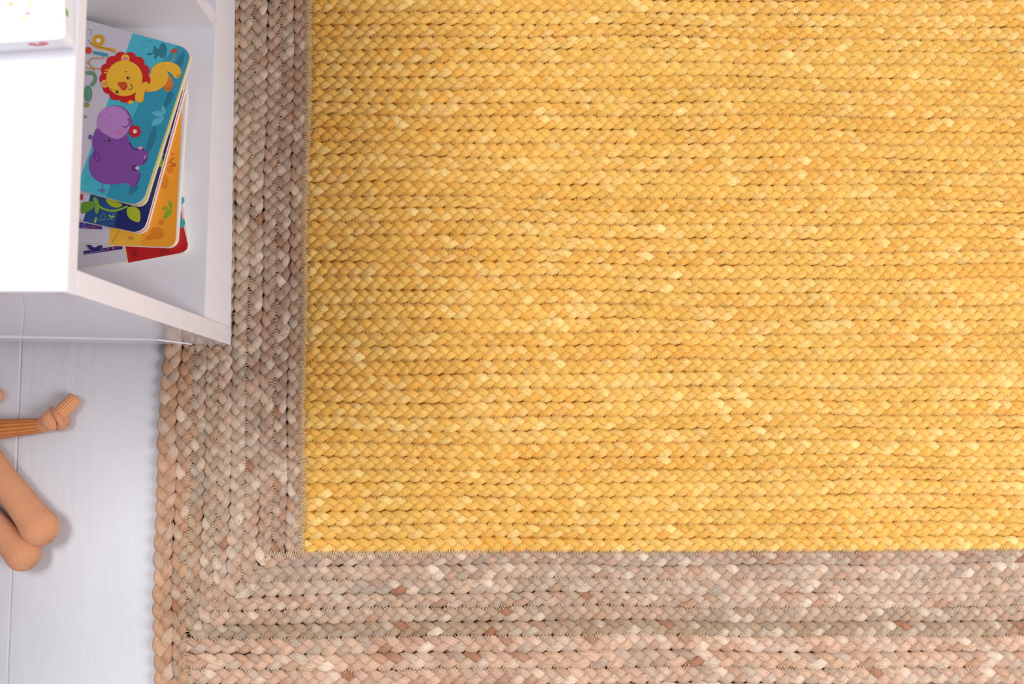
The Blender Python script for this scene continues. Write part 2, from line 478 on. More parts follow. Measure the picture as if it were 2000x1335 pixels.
strays(tan_o, 3600, reg_t, [(214, 184, 146), (196, 160, 120), (226, 200, 168)], 6)

# ------------------------------------------------------------------ cabinet
def gloss_white():
    m, nt, b = new_mat('glossy_white_lacquer')
    b.inputs['Base Color'].default_value = rgba((236, 233, 239))
    b.inputs['Roughness'].default_value = .09; b.inputs['Specular IOR Level'].default_value = .5
    tc = N(nt, 'ShaderNodeTexCoord'); n = N(nt, 'ShaderNodeTexNoise'); n.inputs['Scale'].default_value = 14
    nt.links.new(tc.outputs['Object'], n.inputs['Vector'])
    bp = N(nt, 'ShaderNodeBump'); bp.inputs['Strength'].default_value = .03; bp.inputs['Distance'].default_value = .002
    nt.links.new(n.outputs['Fac'], bp.inputs['Height']); nt.links.new(bp.outputs[0], b.inputs['Normal'])
    return m
WHITE = gloss_white()
WHITE_IN = mat('satin_white_panel', (232, 230, 235), .4, .4)
H = .4093; TT = .0168; TS = .017; ZB = .0819
XF = -.2688; YC = .0850; YD0 = .3905; YD1 = .4045; YE = .712; XB = -.655
cab = empty('cube_cabinet', (-.46, .40, 0))
tag(cab, 'white glossy open cube cabinet standing on the rug edge with books inside', 'cabinet')
def panel(name, x0, x1, y0, y1, z0, z1, m=WHITE, bevel=.0012, parent=cab):
    bm = bmesh.new(); box(bm, x0, x1, y0, y1, z0, z1)
    bmesh.ops.bevel(bm, geom=list(bm.edges), offset=bevel, segments=2, affect='EDGES', profile=.5)
    return bm_obj(name, bm, m, parent)
def skew_panel(name, corners, m, bevel=.001):
    """eight corners, bottom four then top four, each loop counter-clockwise"""
    bm = bmesh.new(); vs = [bm.verts.new(c) for c in corners]
    for q in ((0, 3, 2, 1), (4, 5, 6, 7), (0, 1, 5, 4), (1, 2, 6, 5), (2, 3, 7, 6), (3, 0, 4, 7)):
        bm.faces.new([vs[i] for i in q])
    bmesh.ops.bevel(bm, geom=list(bm.edges), offset=bevel, segments=2, affect='EDGES', profile=.5)
    return bm_obj(name, bm, m, cab)
panel('top_panel', XB, XF, YC, YE, H - TT, H, bevel=.0022)
# near side panel: sits a millimetre proud of the bottom rail
ZF = ZR + .0002
skew_panel('side_panel', [(XB, .0908, ZF), (XF + .0022, YC - .0014, ZF), (XF + .0022, YC + TS, ZF), (XB, YC + TS, ZF),
                          (XB, YC, H - TT), (XF - .0004, YC + .0004, H - TT), (XF - .0004, YC + TS, H - TT), (XB, YC + TS, H - TT)], WHITE, .0008)
panel('side_panel', XB, XF, YE - TS, YE, ZF, H - TT)
panel('divider', XB + .004, XF - .0008, YD0, YD1, ZB, H - TT, bevel=.0006)
panel('back_panel', XB, XB + .004, YC + TS, YE - TS, ZF, H - TT, WHITE_IN, .0004)
# shelf board the books lie on
skew_panel('shelf_board', [(XB + .004, YC + TS, ZB - .016), (-.2755, YC + TS, ZB - .016), (-.2712, YD1, ZB - .016), (XB + .004, YD1, ZB - .016),
                           (XB + .004, YC + TS, ZB), (-.2745, YC + TS, ZB), (-.2702, YD1, ZB), (XB + .004, YD1, ZB)], WHITE_IN, .0001)
skew_panel('shelf_board', [(XB + .004, YD1, ZB - .016), (-.2712, YD1, ZB - .016), (-.270, YE - TS, ZB - .016), (XB + .004, YE - TS, ZB - .016),
                           (XB + .004, YD1, ZB), (-.2702, YD1, ZB), (-.269, YE - TS, ZB), (XB + .004, YE - TS, ZB)], WHITE_IN, .0004)
# bottom rail below the shelf, leaning a little and slightly warped along its length
bm = bmesh.new(); prev = None
for i in range(25):
    t = i / 24; y = YC + TS + (YE - TS * 2 - YC) * t
    xb = -.2672 - .0063 * t; xt = -.2738 + .0048 * t * 1.6 if t < .625 else -.2690
    ring = [bm.verts.new(c) for c in ((-.30, y, ZF), (xb, y, ZF), (xb, y, ZF + .0006), (xt, y, ZB - .0004), (xt - .0002, y, ZB - .0003), (-.29, y, ZB - .0003))]
    if prev:
        for k in range(6): bm.faces.new((prev[k], prev[(k + 1) % 6], ring[(k + 1) % 6], ring[k]))
    else: bm.faces.new(ring[::-1])
    prev = ring
bm.faces.new(prev)
bm_obj('bottom_rail', bm, WHITE_IN, cab)
# low plinth strip along the outer face of the near side
xq = at(308, 657, .057)[0]
def face_y(x, z):               # outer face of the near side panel
    u = (x - XB) / (XF + .0022 - XB); k = (z - ZF) / (H - TT - ZF)
    return (.0908 * (1 - k) + YC * k) * (1 - u) + ((YC - .0014) * (1 - k) + (YC + .0004) * k) * u
def sp_pt(x, z, out): return (x, face_y(x, z) - out, z)
skew_panel('plinth_strip', [sp_pt(XB, ZF, .0012), sp_pt(xq + .02, ZF, .0006), sp_pt(xq + .02, ZF, -.002), sp_pt(XB, ZF, -.002),
                            sp_pt(XB, .057, .0012), sp_pt(xq, .057, .0006), sp_pt(xq, .057, -.002), sp_pt(XB, .057, -.002)], WHITE, .0002)
for (fx, fy) in ((XB + .03, YC + .03), (XB + .03, YE - .03)):
    bm = bmesh.new(); bmesh.ops.create_cone(bm, cap_ends=True, segments=20, radius1=.014, radius2=.016, depth=ZF, matrix=Matrix.Translation((fx, fy, ZF / 2)))
    bm_obj('foot', bm, mat('grey_plastic_foot', (120, 120, 122), .6), cab)

# ------------------------------------------------------------------ books
MATS = {}
def cm(c, rough=.32, coat=.25):
    k = tuple(c)
    if k not in MATS: MATS[k] = mat('print_%02x%02x%02x' % k, c, rough, .45, coat)
    return MATS[k]
class Art:
    """flat printed shapes on a cover, drawn in photo pixels and laid on the cover plane"""
    def __init__(self, z): self.z = z; self.bm = bmesh.new(); self.cols = []; self.k = 0; self.base = 0
    def _mi(self, c):
        c = tuple(c)
        if c not in self.cols: self.cols.append(c)
        return self.cols.index(c)
    def poly(self, pts, c):
        self.k += 1
        z = self.z + .00001 * (self.base + self.k)
        vs = [self.bm.verts.new(at(x, y, self.z)[:2].tolist() + [z]) for x, y in pts]
        f = self.bm.faces.new(vs); f.normal_update()
        if f.normal.z < 0: f.normal_flip()
        f.material_index = self._mi(c)
    def blob(self, pts, c, n=6):
        self.poly(smooth(pts, n), c)
    def disc(self, x, y, rx, c, ry=None, rot=0, n=28):
        ry = ry or rx; ca, sa = math.cos(rot), math.sin(rot)
        self.poly([(x + rx * math.cos(t) * ca - ry * math.sin(t) * sa, y + rx * math.cos(t) * sa + ry * math.sin(t) * ca)
                   for t in [i / n * 2 * math.pi for i in range(n)]], c)
    def line(self, pts, wd, c, curve=True):
        if curve and len(pts) > 2: pts = smooth(pts, 6, closed=False)
        L, Rr = [], []
        for i, p in enumerate(pts):
            a = pts[max(0, i - 1)]; b = pts[min(len(pts) - 1, i + 1)]
            dx, dy = b[0] - a[0], b[1] - a[1]; d = math.hypot(dx, dy) or 1
            nx, ny = -dy / d * wd / 2, dx / d * wd / 2
            L.append((p[0] + nx, p[1] + ny)); Rr.append((p[0] - nx, p[1] - ny))
        for i in range(len(pts) - 1):
            self.poly([L[i], L[i + 1], Rr[i + 1], Rr[i]], c); self.k -= 1
        self.k += 1
    def dashes(self, pts, wd, c, on=2.2, off=1.8):
        pts = smooth(pts, 8, closed=False) if len(pts) > 2 else pts
        # resample by length
        cum = [0]
        for a, b in zip(pts, pts[1:]): cum.append(cum[-1] + math.hypot(b[0] - a[0], b[1] - a[1]))
        def P(t):
            for i in range(len(cum) - 1):
                if cum[i + 1] >= t:
                    f = (t - cum[i]) / max(1e-9, cum[i + 1] - cum[i])
                    return (pts[i][0] + (pts[i + 1][0] - pts[i][0]) * f, pts[i][1] + (pts[i + 1][1] - pts[i][1]) * f)
            return pts[-1]
        t = 0
        while t + on < cum[-1]:
            self.line([P(t), P(t + on)], wd, c, False); t += on + off
    def build(self, name, parent):
        o = bm_obj(name, self.bm, [cm(c) for c in self.cols], parent)
        return o
def smooth(pts, n=6, closed=True):
    out = []; m = len(pts)
    rngi = range(m) if closed else range(m - 1)
    g = (lambda i: pts[i % m]) if closed else (lambda i: pts[max(0, min(m - 1, i))])
    for i in rngi:
        p0, p1, p2, p3 = g(i - 1), g(i), g(i + 1), g(i + 2)
        for k in range(n):
            t = k / n
            out.append(tuple(.5 * ((2 * p1[j]) + (-p0[j] + p2[j]) * t + (2 * p0[j] - 5 * p1[j] + 4 * p2[j] - p3[j]) * t * t
                                   + (-p0[j] + 3 * p1[j] - 3 * p2[j] + p3[j]) * t ** 3) for j in (0, 1)))
    if not closed: out.append(pts[-1])
    return out
def c1(x, y): return (x / 3.3333, y / 3.3333)                    # crop frames used while measuring
def c3(x, y): return (150 + x / 5.34, 50 + y / 5.34)
def c4(x, y): return (130 + x / 4.944, 270 + y / 4.944)
def c7(x, y): return (130 + x / 7.415, 350 + y / 7.415)

def book_outline(tr, br, width, r=.0095, inset=0.0):
    """rounded on the two free corners; tr and br are world corner points"""
    tr = np.array(tr[:2]); br = np.array(br[:2])
    e = br - tr; Lh = np.linalg.norm(e); e /= Lh
    n = np.array([e[1], -e[0]])          # towards the spine
    if n[0] > 0: n = -n
    tr = tr + e * inset + n * inset; br = br - e * inset + n * inset
    width -= inset; r = max(.002, r - inset)
    pts = []
    for t in np.linspace(0, math.pi / 2, 9):     # top right corner
        c = tr + e * r + n * r; pts.append(c - e * r * math.cos(t) - n * r * math.sin(t))
    for t in np.linspace(0, math.pi / 2, 9):
        c = br - e * r + n * r; pts.append(c - n * r * math.cos(t) + e * r * math.sin(t))
    pts.append(br + n * width); pts.append(tr + n * width)
    return [tuple(p) for p in pts]
BT = .0099
def make_book(zbase, tr, br, base, bands, label, width=.131):
    z1 = zbase + BT - .0004
    T = at(tr[0], tr[1], z1); B = at(br[0], br[1], z1)
    mid = (T + B) / 2
    root = empty('board_book', (mid[0] - .08, mid[1], zbase))
    tag(root, label, 'book', 'board books stacked in the cabinet')
    out = book_outline(T, B, width); ins = book_outline(T, B, width, inset=.0005)
    bm = bmesh.new(); prism(bm, out, zbase, zbase + .0009); bm_obj('back_cover', bm, cm((236, 226, 216)), root)
    bm = bmesh.new(); z = zbase + .0009; tot = z1 - .0009 - z; cols = []
    for i, (c, f) in enumerate(bands):
        prism(bm, ins, z + .00003, z + tot * f - .00003, i); z += tot * f; cols.append(cm(c, .6, 0))
    bm_obj('page_block', bm, cols, root)
    bm = bmesh.new(); prism(bm, out, z1 - .0009, z1 - .0003, 1); prism(bm, out, z1 - .0003, z1, 0)
    cov = bm_obj('front_cover', bm, [cm(base), cm((240, 236, 230))], root)
    return root, cov, z1

WB = (206, 202, 214)
CREAM = (226, 206, 176); OFFW = (236, 228, 218)
# --- lowest: red book
zD = ZB + .0002
bD, covD, zt = make_book(zD, (331.5, 190), (368.5, 491.5), WB, [(OFFW, .35), ((206, 214, 186), .3), (OFFW, .35)],
    'red edged board book with teal dots, lowest of the stack in the cabinet')
a = Art(zt)
red = (190, 16, 24)
a.poly([(250.3, 513), (200, 225), (326, 200), (358, 440), (367.2, 478), (365.5, 486), (359, 491.5), (352, 494)], red)
a.poly([(249.3, 513.4), (199, 225), (200, 225), (250.6, 513.1)], (240, 205, 120))
a.disc(351.5, 434.8, 10, (38, 160, 160)); a.disc(352.5, 391, 8, (60, 165, 170))
for (x, y) in ((263, 491), (262, 497), (322, 487)):
    a.line([(x - 6, y - 5), (x + 7, y + 5)], 3.2, (150, 8, 22), False); a.line([(x - 5, y + 5), (x + 6, y - 5)], 3.2, (150, 8, 22), False)
a.poly([(310, 488), (330, 484), (334, 495), (312, 500)], (165, 10, 22))
a.build('printed_cover_art', covD)
a = Art(zt); navy = (38, 32, 118)
a.base = 20
a.poly([c7(245, 1038), c7(810, 955), c7(812, 1010), c7(250, 1092)], navy)
ring = [c7(410 + 125 * math.cos(t), 935 + 105 * math.sin(t)) for t in np.linspace(0, math.pi, 15)]
ringi = [c7(410 + 60 * math.cos(t), 925 + 60 * math.sin(t)) for t in np.linspace(math.pi, 0, 15)]
a.poly(ring + ringi, navy)
a.dashes([c7(262, 1076), c7(420, 1050), c7(600, 1020)], .9, (224, 190, 190), 1.6, 1.2)
a.dashes([c7(300, 960), c7(330, 1010), c7(365, 1045)], .8, (226, 208, 214), 1.6, 1.2)
a.dashes([c7(540, 960), c7(520, 1000), c7(495, 1028)], .8, (226, 208, 214), 1.6, 1.2)
for (x, y, c) in ((603, 1007, (226, 80, 70)), (680, 997, (240, 140, 110)), (742, 985, (196, 40, 50))):
    p = c7(x, y)
    a.line([(p[0] - 2.2, p[1] - 2), (p[0] + 2.2, p[1] + 2)], 1, c, False); a.line([(p[0] - 2.2, p[1] + 2), (p[0] + 2.2, p[1] - 2)], 1, c, False)
a.build('printed_letters', covD)

# --- orange book
zC = zD + BT
bC, covC, zt = make_book(zC, (364.5, 161), (342.5, 482), WB, [(OFFW, .5), (CREAM, .5)],
    'orange board book with green leaves, second from the bottom of the stack')
a = Art(zt); org = (242, 160, 36); oy = (242, 184, 56)
a.poly([(213, 478.6), (231, 200), (340, 180), (357, 186), (342.6, 470), (340, 476), (334, 480.5), (326, 481.6)], org)
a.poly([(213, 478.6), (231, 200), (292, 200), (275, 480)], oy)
a.dashes([c4(508, 893), c4(470, 950), c4(436, 1018)], 1.6, (96, 26, 22), 1.5, 1.6)
dk = (222, 132, 26)
a.disc(*c4(870, 915), 14, dk, 12); a.disc(*c4(915, 810), 5.5, dk); a.disc(*c4(945, 420), 8, dk, 14); a.disc(*c4(1000, 300), 6, dk, 8)
a.disc(*c4(620, 960), 6, (214, 150, 44), 4); a.disc(*c4(800, 960), 7, dk, 5)
for pts in ([(985, 605), (1012, 615), (1022, 655), (1012, 678), (990, 650)], [(922, 680), (955, 658), (988, 678), (955, 694)],
            [(942, 778), (948, 725), (975, 695), (1015, 685), (1000, 745)]):
    a.blob([c4(*p) for p in pts], (132, 172, 44))
fig = (206, 92, 24)
a.disc(*c4(1022, 150), 2, fig)
a.line([c4(992, 240), c4(1010, 210), c4(1040, 190)], 3, fig); a.line([c4(1000, 262), c4(1048, 268), c4(1040, 235)], 2.4, fig); a.line([c4(1005, 225), c4(1030, 255)], 2.6, fig, False)
a.build('printed_cover_art', covC)
a = Art(zt); pur = (66, 56, 138)
a.base = 10
a.poly([c7(120, 620), c7(205, 622), c7(300, 638), c7(516, 682), c7(516, 726), c7(205, 710), c7(120, 705)], pur)
a.dashes([c7(212, 695), c7(300, 700)], .9, (200, 190, 215), 2, 1.2); a.line([c7(240, 660), c7(265, 640)], 1, (196, 196, 224), False)
for (x, c) in ((330, (170, 40, 70)), (390, (206, 84, 60)), (450, (186, 30, 50))):
    p = c7(x, 690); a.line([(p[0] - 2, p[1] - 2), (p[0] + 2, p[1] + 2)], 1.2, c, False); a.line([(p[0] - 2, p[1] + 2), (p[0] + 2, p[1] - 2)], 1.2, c, False)
a.build('printed_letters', covC)

# --- navy book
zB_ = zC + BT
bB, covB, zt = make_book(zB_, (366, 145), (280, 457), WB, [(OFFW, .3), ((188, 40, 70), .22), (CREAM, .2), (OFFW, .28)],
    'navy board book printed with green vines, second from the top of the stack')
a = Art(zt)
a.poly([(162.4, 431.8), (233, 178), (340, 170), (357.5, 177), (287.5, 430.5), (282, 443), (273, 450), (262, 452.8)], (14, 34, 104))
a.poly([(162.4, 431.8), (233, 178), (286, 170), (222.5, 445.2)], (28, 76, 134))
G1 = (126, 170, 52); G2 = (176, 192, 40); G3 = (104, 150, 50)
a.blob([c7(*p) for p in ((215, 350), (300, 322), (400, 322), (428, 356), (370, 430), (290, 475), (212, 492))], G3)
a.blob([c7(*p) for p in ((400, 330), (388, 285), (408, 254), (450, 290), (468, 340), (440, 378))], G1)
a.blob([c7(*p) for p in ((420, 380), (408, 440), (434, 502), (472, 440), (470, 400), (440, 378))], G1)
a.line([c7(*p) for p in ((450, 370), (520, 420), (620, 450), (700, 453), (790, 430), (885, 388))], 3.8, (140, 184, 50))
a.blob([c7(*p) for p in ((568, 290), (600, 350), (660, 395), (740, 408), (792, 390), (802, 360), (740, 330), (640, 290))], G2)
a.blob([c4(*p) for p in ((592, 668), (650, 660), (700, 690), (713, 740), (703, 805), (645, 797), (598, 760), (582, 715))], G2)
a.line([c4(600, 690), c4(650, 745), (*c4(700, 803),)], .8, (150, 176, 44))
tl = (126, 170, 146)
a.line([c7(*p) for p in ((370, 592), (430, 590), (540, 588), (600, 580), (650, 545), (700, 472))], .7, tl)
a.line([c7(530 + 32 * math.cos(t), 540 + 40 * math.sin(t)) for t in np.linspace(1.4, 7.2, 14)], .7, tl)
for pts in (((420, 545), (440, 560), (420, 590)), ((402, 600), (425, 592), (432, 612), (410, 632)), ((612, 515), (632, 520), (648, 545), (620, 540)),
            ((655, 540), (690, 525), (690, 550)), ((645, 555), (664, 565), (655, 585))):
    a.blob([c7(*p) for p in pts], (198, 208, 76), 3)
a.blob([c4(*p) for p in ((925, 130), (938, 165), (925, 180), (930, 230), (920, 275), (872, 268), (870, 240))], (126, 166, 44))
a.disc(*c4(995, -60), 4, (66, 92, 164), 7, .5)
a.build('printed_cover_art', covB)
a = Art(zt)
a.poly([c7(120, 215), c7(242, 215), c7(240, 290), c7(225, 300), c7(120, 300)], (182, 60, 90))
a.build('printed_letters', covB)

# --- top book: lion and hippo on teal
zA = zB_ + BT
bA, covA, zt = make_book(zA, (373.4, 95.2), (277.2, 404), WB, [(CREAM, .36), ((186, 186, 52), .46), (OFFW, .18)],
    'teal board book with a yellow lion and purple hippo, topmost of the stack')
a = Art(zt)
t1 = (72, 186, 208); t2 = (44, 154, 184); t3 = (38, 124, 148); t4 = (96, 190, 212)
a.poly([(259.2, 64.8), (347.5, 88.9), (358, 93), (366.5, 101), (369.6, 109), (368.5, 118), (287.5, 370), (283, 382), (275, 392), (265, 397.5), (255, 397.8),
        (150, 370), (151, 362)], t1)
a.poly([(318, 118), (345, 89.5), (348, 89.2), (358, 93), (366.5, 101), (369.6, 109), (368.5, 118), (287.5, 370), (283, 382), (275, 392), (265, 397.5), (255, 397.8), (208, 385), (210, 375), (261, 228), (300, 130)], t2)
a.blob([c1(*p) for p in ((1200, 335), (1165, 370), (1130, 430), (1160, 450), (1190, 420))], t3, 4)
a.blob([c1(*p) for p in ((1105, 590), (1080, 640), (1062, 695), (1080, 705), (1130, 625))], t3, 4)
a.blob([c1(*p) for p in ((1010, 820), (975, 880), (938, 1000), (965, 1000), (1005, 930), (1018, 860))], t3, 4)
a.blob([c1(*p) for p in ((850, 1210), (840, 1272), (862, 1262), (905, 1222), (880, 1210))], t3, 4)
for pts in (((1060, 685), (1080, 720), (1072, 742), (1050, 720)), ((990, 735), (1030, 722), (1068, 745), (1030, 760)), ((988, 815), (1000, 780), (1065, 757), (1055, 790), (1020, 815))):
    a.blob([c1(*p) for p in pts], t4, 4)
a.blob([c3(*p) for p in ((725, 300), (760, 280), (790, 285), (800, 240), (815, 205), (830, 235), (860, 240), (870, 200), (905, 180), (935, 215), (940, 270), (920, 330), (880, 335), (860, 315), (840, 320), (825, 355), (805, 330), (815, 300), (790, 300), (760, 310))], t3, 3)
for pts in (((620, 160), (650, 190), (690, 170), (700, 200), (670, 230)), ((640, 240), (690, 250), (720, 215), (760, 235)), ((700, 180), (740, 150), (790, 190), (770, 140))):
    a.line([c3(*p) for p in pts], .7, t2)
a.line([c1(560, 1140), c1(580, 1160), c1(555, 1180), c1(575, 1200)], .8, t2)
art_k = a.k
a.build('printed_background', covA)

a = Art(zt); a.base = 30
ly = (248, 190, 48); lr = (206, 18, 30); lo = (226, 128, 36); blk = (44, 30, 24)
a.line([c3(965, 382), c3(1005, 355), c3(1020, 315), c3(1018, 285)], 1.1, (226, 208, 120))
a.blob([c3(*p) for p in ((968, 272), (990, 262), (1000, 245), (1015, 235), (1025, 255), (1055, 250), (1052, 270), (1030, 280), (1012, 290), (990, 282))], (214, 72, 44), 3)
a.blob([c3(*p) for p in ((955, 520), (990, 550), (1003, 590), (1000, 640), (965, 686), (918, 676), (905, 645), (915, 620))], lo)
a.blob([c3(*p) for p in ((690, 640), (720, 580), (770, 500), (790, 440), (840, 400), (900, 380), (980, 382), (1050, 412), (1082, 455), (1090, 500), (1078, 530), (1050, 552), (1018, 545), (1000, 515), (965, 485), (942, 478), (957, 525), (945, 580), (900, 640), (830, 680), (750, 692), (715, 690))], ly)
a.blob([c3(*p) for p in ((520, 800), (545, 775), (580, 752), (590, 790), (575, 815), (545, 818))], ly)
for i in range(13):
    t = i / 13 * 2 * math.pi + .15
    a.disc(244.7 + 37.5 * math.cos(t), 150.8 + 37.5 * math.sin(t), 12.6, lr, n=18)
a.disc(244.7, 150.8, 40, lr)
a.blob([c3(*p) for p in ((640, 660), (690, 600), (740, 590), (745, 640), (715, 690), (700, 740), (695, 790), (665, 806), (628, 795), (610, 765), (618, 700))], ly)
for (x, y) in ((634, 780), (660, 785), (685, 780), (530, 803), (550, 808)): a.line([c3(x, y), c3(x + 3, y + 18)], .8, blk, False)
for (x, y) in ((1050, 520), (1066, 508), (1040, 535)): a.line([c3(x, y), c3(x + 22, y + 6)], .8, blk, False)
for (x, y) in ((935, 655), (960, 650), (980, 640)): a.line([c3(x, y), c3(x + 12, y + 18)], .8, blk, False)
a.disc(245.2, 114.6, 8.2, ly); a.disc(245, 115, 5.2, (210, 134, 140), 3.4)
a.disc(205.3, 163.8, 7.6, ly); a.disc(204.6, 164, 4.8, (214, 152, 128), 4)
a.line([c3(285, 490), c3(315, 495), c3(330, 480), c3(318, 462), c3(300, 468)], 2.4, ly)
a.disc(*c3(497, 552), 35.6, (228, 160, 38), 35.2); a.disc(*c3(502, 550), 34.8, ly, 34.4)
a.blob([c3(*p) for p in ((428, 600), (470, 588), (520, 596), (528, 640), (505, 672), (478, 676), (450, 645))], (206, 84, 34))
a.blob([c3(*p) for p in ((528, 615), (528, 650), (505, 674), (480, 678), (470, 660), (500, 655))], (204, 50, 40))
for (x, y) in ((538, 548), (423, 692)):
    a.disc(*c3(x, y), 3.1, blk); p = c3(x + 3, y - 4); a.disc(p[0], p[1], .9, (236, 226, 210))
a.line([c3(500, 490), c3(512, 481), c3(528, 484)], 1, blk); a.line([c3(372, 652), c3(366, 662), c3(374, 672)], 1, blk)
a.line([c3(540, 660), c3(552, 672), c3(574, 662), c3(581, 640), c3(570, 620), c3(558, 618)], 1.3, blk)
for (x, y) in ((578, 578), (592, 585), (605, 572)): a.disc(*c3(x, y), .6, (190, 120, 30))
a.build('printed_lion', covA)

a = Art(zt); a.base = 30
hp = (132, 76, 164); hd = (92, 46, 126); hl = (190, 136, 206)
a.blob([c1(*p) for p in ((640, 835), (612, 880), (600, 930), (610, 980), (586, 1030), (580, 1085), (594, 1135), (636, 1180), (700, 1200), (755, 1200), (800, 1190), (840, 1202), (868, 1213), (885, 1207), (900, 1175), (915, 1145), (908, 1118), (880, 1110), (858, 1090), (872, 1075), (900, 1075), (932, 1072), (955, 1042), (967, 1005), (950, 982), (900, 976), (866, 962), (842, 925), (835, 890), (760, 860))], hp)
a.disc(*c1(590, 893), 4, hp, 5); a.disc(*c1(632, 1022), 5.4, hd, 11, -.3); a.disc(*c1(633, 1022), 3.6, hp, 8.6, -.3)
a.line([c1(842, 925), c1(866, 962), c1(905, 975), c1(940, 972)], 3.4, hd)
a.disc(*c1(878, 1094), 6.6, hd, 6); a.line([c1(885, 1207), c1(905, 1165), c1(914, 1130)], 2.2, hd); a.line([c1(935, 1068), c1(958, 1035)], 2.4, hd)
a.disc(*c3(404, 1012), 33.2, hp, 33.6); a.disc(*c3(385, 1015), 32.5, hl, 33.0)
a.blob([c1(*p) for p in ((636, 836), (668, 862), (715, 890), (770, 908), (836, 912), (840, 930), (800, 945), (700, 945), (625, 935), (612, 880))], hp)
a.disc(*c1(915, 964), 4.8, (216, 164, 202), 3.4); a.disc(*c1(895, 1094), 4, (226, 190, 214), 3.4); a.disc(*c1(943, 1022), 2, (190, 150, 210), 3.6)
a.disc(*c1(775, 862), 6.4, (200, 124, 178), 5.2)
a.line([c1(800, 824), c1(822, 828), c1(842, 806), c1(842, 785), c1(832, 770)], 1.5, (30, 18, 40))
a.line([c1(838, 775), c1(848, 745)], 1, (126, 140, 84), False)
for (x, y) in ((692, 732), (658, 758), (718, 757), (684, 782)): a.disc(*c1(x, y), .9, hd)
a.disc(*c1(716, 913), 3, (24, 16, 32)); a.disc(*c1(719, 910), .9, (230, 224, 230)); a.line([c1(684, 908), c1(684, 922), c1(692, 930)], 1, (40, 20, 60))
a.line([c1(672, 1200), c1(672, 1232)], 1, hp, False); a.line([c1(643, 1248), c1(650, 1236), c1(672, 1232), c1(688, 1238), c1(690, 1250)], 1.4, hp); a.disc(*c1(668, 1246), 1.8, hp, 3)
for i in range(7):
    t = i / 7 * 2 * math.pi; a.disc(264 + 7.6 * math.cos(t), 257 + 7.6 * math.sin(t), 4.8, (206, 26, 44), n=14)
a.disc(264, 257, 8, (206, 26, 44)); a.disc(264, 257, 4, (242, 232, 232))
a.build('printed_hippo', covA)

a = Art(zt); a.base = 30
yl = (226, 172, 50)
a.line([c3(150, 180), c3(215, 222), c3(300, 240), c3(408, 262)], 6.2, yl, True)
a.disc(*c3(228, 152), 12.6, yl, 11.4); a.disc(*c3(224, 156), 4.2, (236, 228, 222))
a.dashes([c3(235 + 44 * math.cos(t), 155 + 44 * math.sin(t)) for t in np.linspace(1.7, 7.9, 16)], .9, (40, 30, 30), 2.0, 1.4)
a.dashes([c3(120, 150), c3(170, 195), c3(240, 225), c3(340, 250), c3(415, 292)], 1, (40, 30, 30), 2.2, 1.4)
a.dashes([c3(120, 40), c3(150, 48), c3(158, 75), c3(135, 105)], .9, (40, 30, 60), 1.8, 1.3)
a.disc(*c3(125, 262), 6.6, (204, 70, 36))
a.poly([c3(180, 268), c3(332, 296), c3(322, 330), c3(176, 298)], (66, 150, 184))
ol = (204, 142, 60)
a.line([c3(278, 318), c3(270, 348), c3(200, 342), c3(150, 358), c3(134, 395), c3(170, 440), c3(262, 462)], 1.7, ol)
a.line([c3(100, 380), c3(150, 420), c3(180, 460), c3(192, 510)], 1.5, ol); a.line([c3(90, 440), c3(150, 452), c3(240, 450)], 1.6, ol)
gr = (98, 158, 112)
a.line([c3(100, 498), c3(150, 492), c3(188, 515), c3(200, 550), c3(180, 600), c3(152, 632)], 5.6, gr)
a.dashes([c3(110, 515), c3(160, 512), c3(206, 540), c3(205, 580), c3(180, 630)], .9, (70, 40, 90), 1.6, 1.0)
a.dashes([c3(160, 620), c3(180, 580), c3(176, 545)], .8, (170, 176, 80), 1.8, 1.0)
a.disc(*c3(122, 715), 7.4, (84, 150, 120), 16); a.dashes([c3(130, 640), c3(158, 680), c3(160, 740), c3(140, 790)], 1, (80, 60, 110), 1.2, 1)
for y in range(660, 790, 22):
    a.disc(*c3(128, y), .8, (176, 206, 170), n=8); a.disc(*c3(143, y + 10), .8, (176, 206, 170), n=8)
a.disc(*c3(112, 832), 4.6, (150, 150, 60)); a.disc(*c3(100, 955), 2.4, gr)
a.build('printed_letters', covA)

# ------------------------------------------------------------------ thin white box on the cabinet top
HB = .0178
p_br = at(151, 96, H); p_bl = at(0, 105.5, H)
ex = (p_bl - p_br); ex = ex / np.linalg.norm(ex); ey = np.array([-ex[1], ex[0], 0]);
if ey[1] < 0: ey = -ey
bx = empty('flat_box', (float(p_br[0] - .1), float(p_br[1] + .08), H))
tag(bx, 'flat white box with faint coloured spots lying on top of the white cabinet', 'box')
def loc_pt(a_, b_): q = p_br + ex * a_ + ey * b_; return (float(q[0]), float(q[1]))
def rr(a0, a1, b0, b1, r):
    pts = []
    for (ca, cb, t0) in ((a0 + r, b0 + r, math.pi), (a1 - r, b0 + r, 1.5 * math.pi), (a1 - r, b1 - r, 0), (a0 + r, b1 - r, .5 * math.pi)):
        for t in np.linspace(t0, t0 + math.pi / 2, 6): pts.append(loc_pt(ca + r * math.cos(t), cb + r * math.sin(t)))
    return pts
bm = bmesh.new(); prism(bm, rr(.0006, .2, .0006, .16, .004), H + .0002, H + .013)
bm_obj('tray', bm, mat('pale_box_board', (226, 226, 234), .5), bx)
bm = bmesh.new(); f = prism(bm, rr(0, .201, 0, .161, .0045), H + .006, H + HB)
lid = bm_obj('lid', bm, mat('white_box_board', (236, 234, 238), .5), bx)
a = Art(H + HB)
a.disc(21, 8, 5.5, (236, 150, 50), 5); a.disc(60, 6, 4, (236, 210, 90), 5); a.disc(54, 26, 6, (214, 100, 150), 3.6)
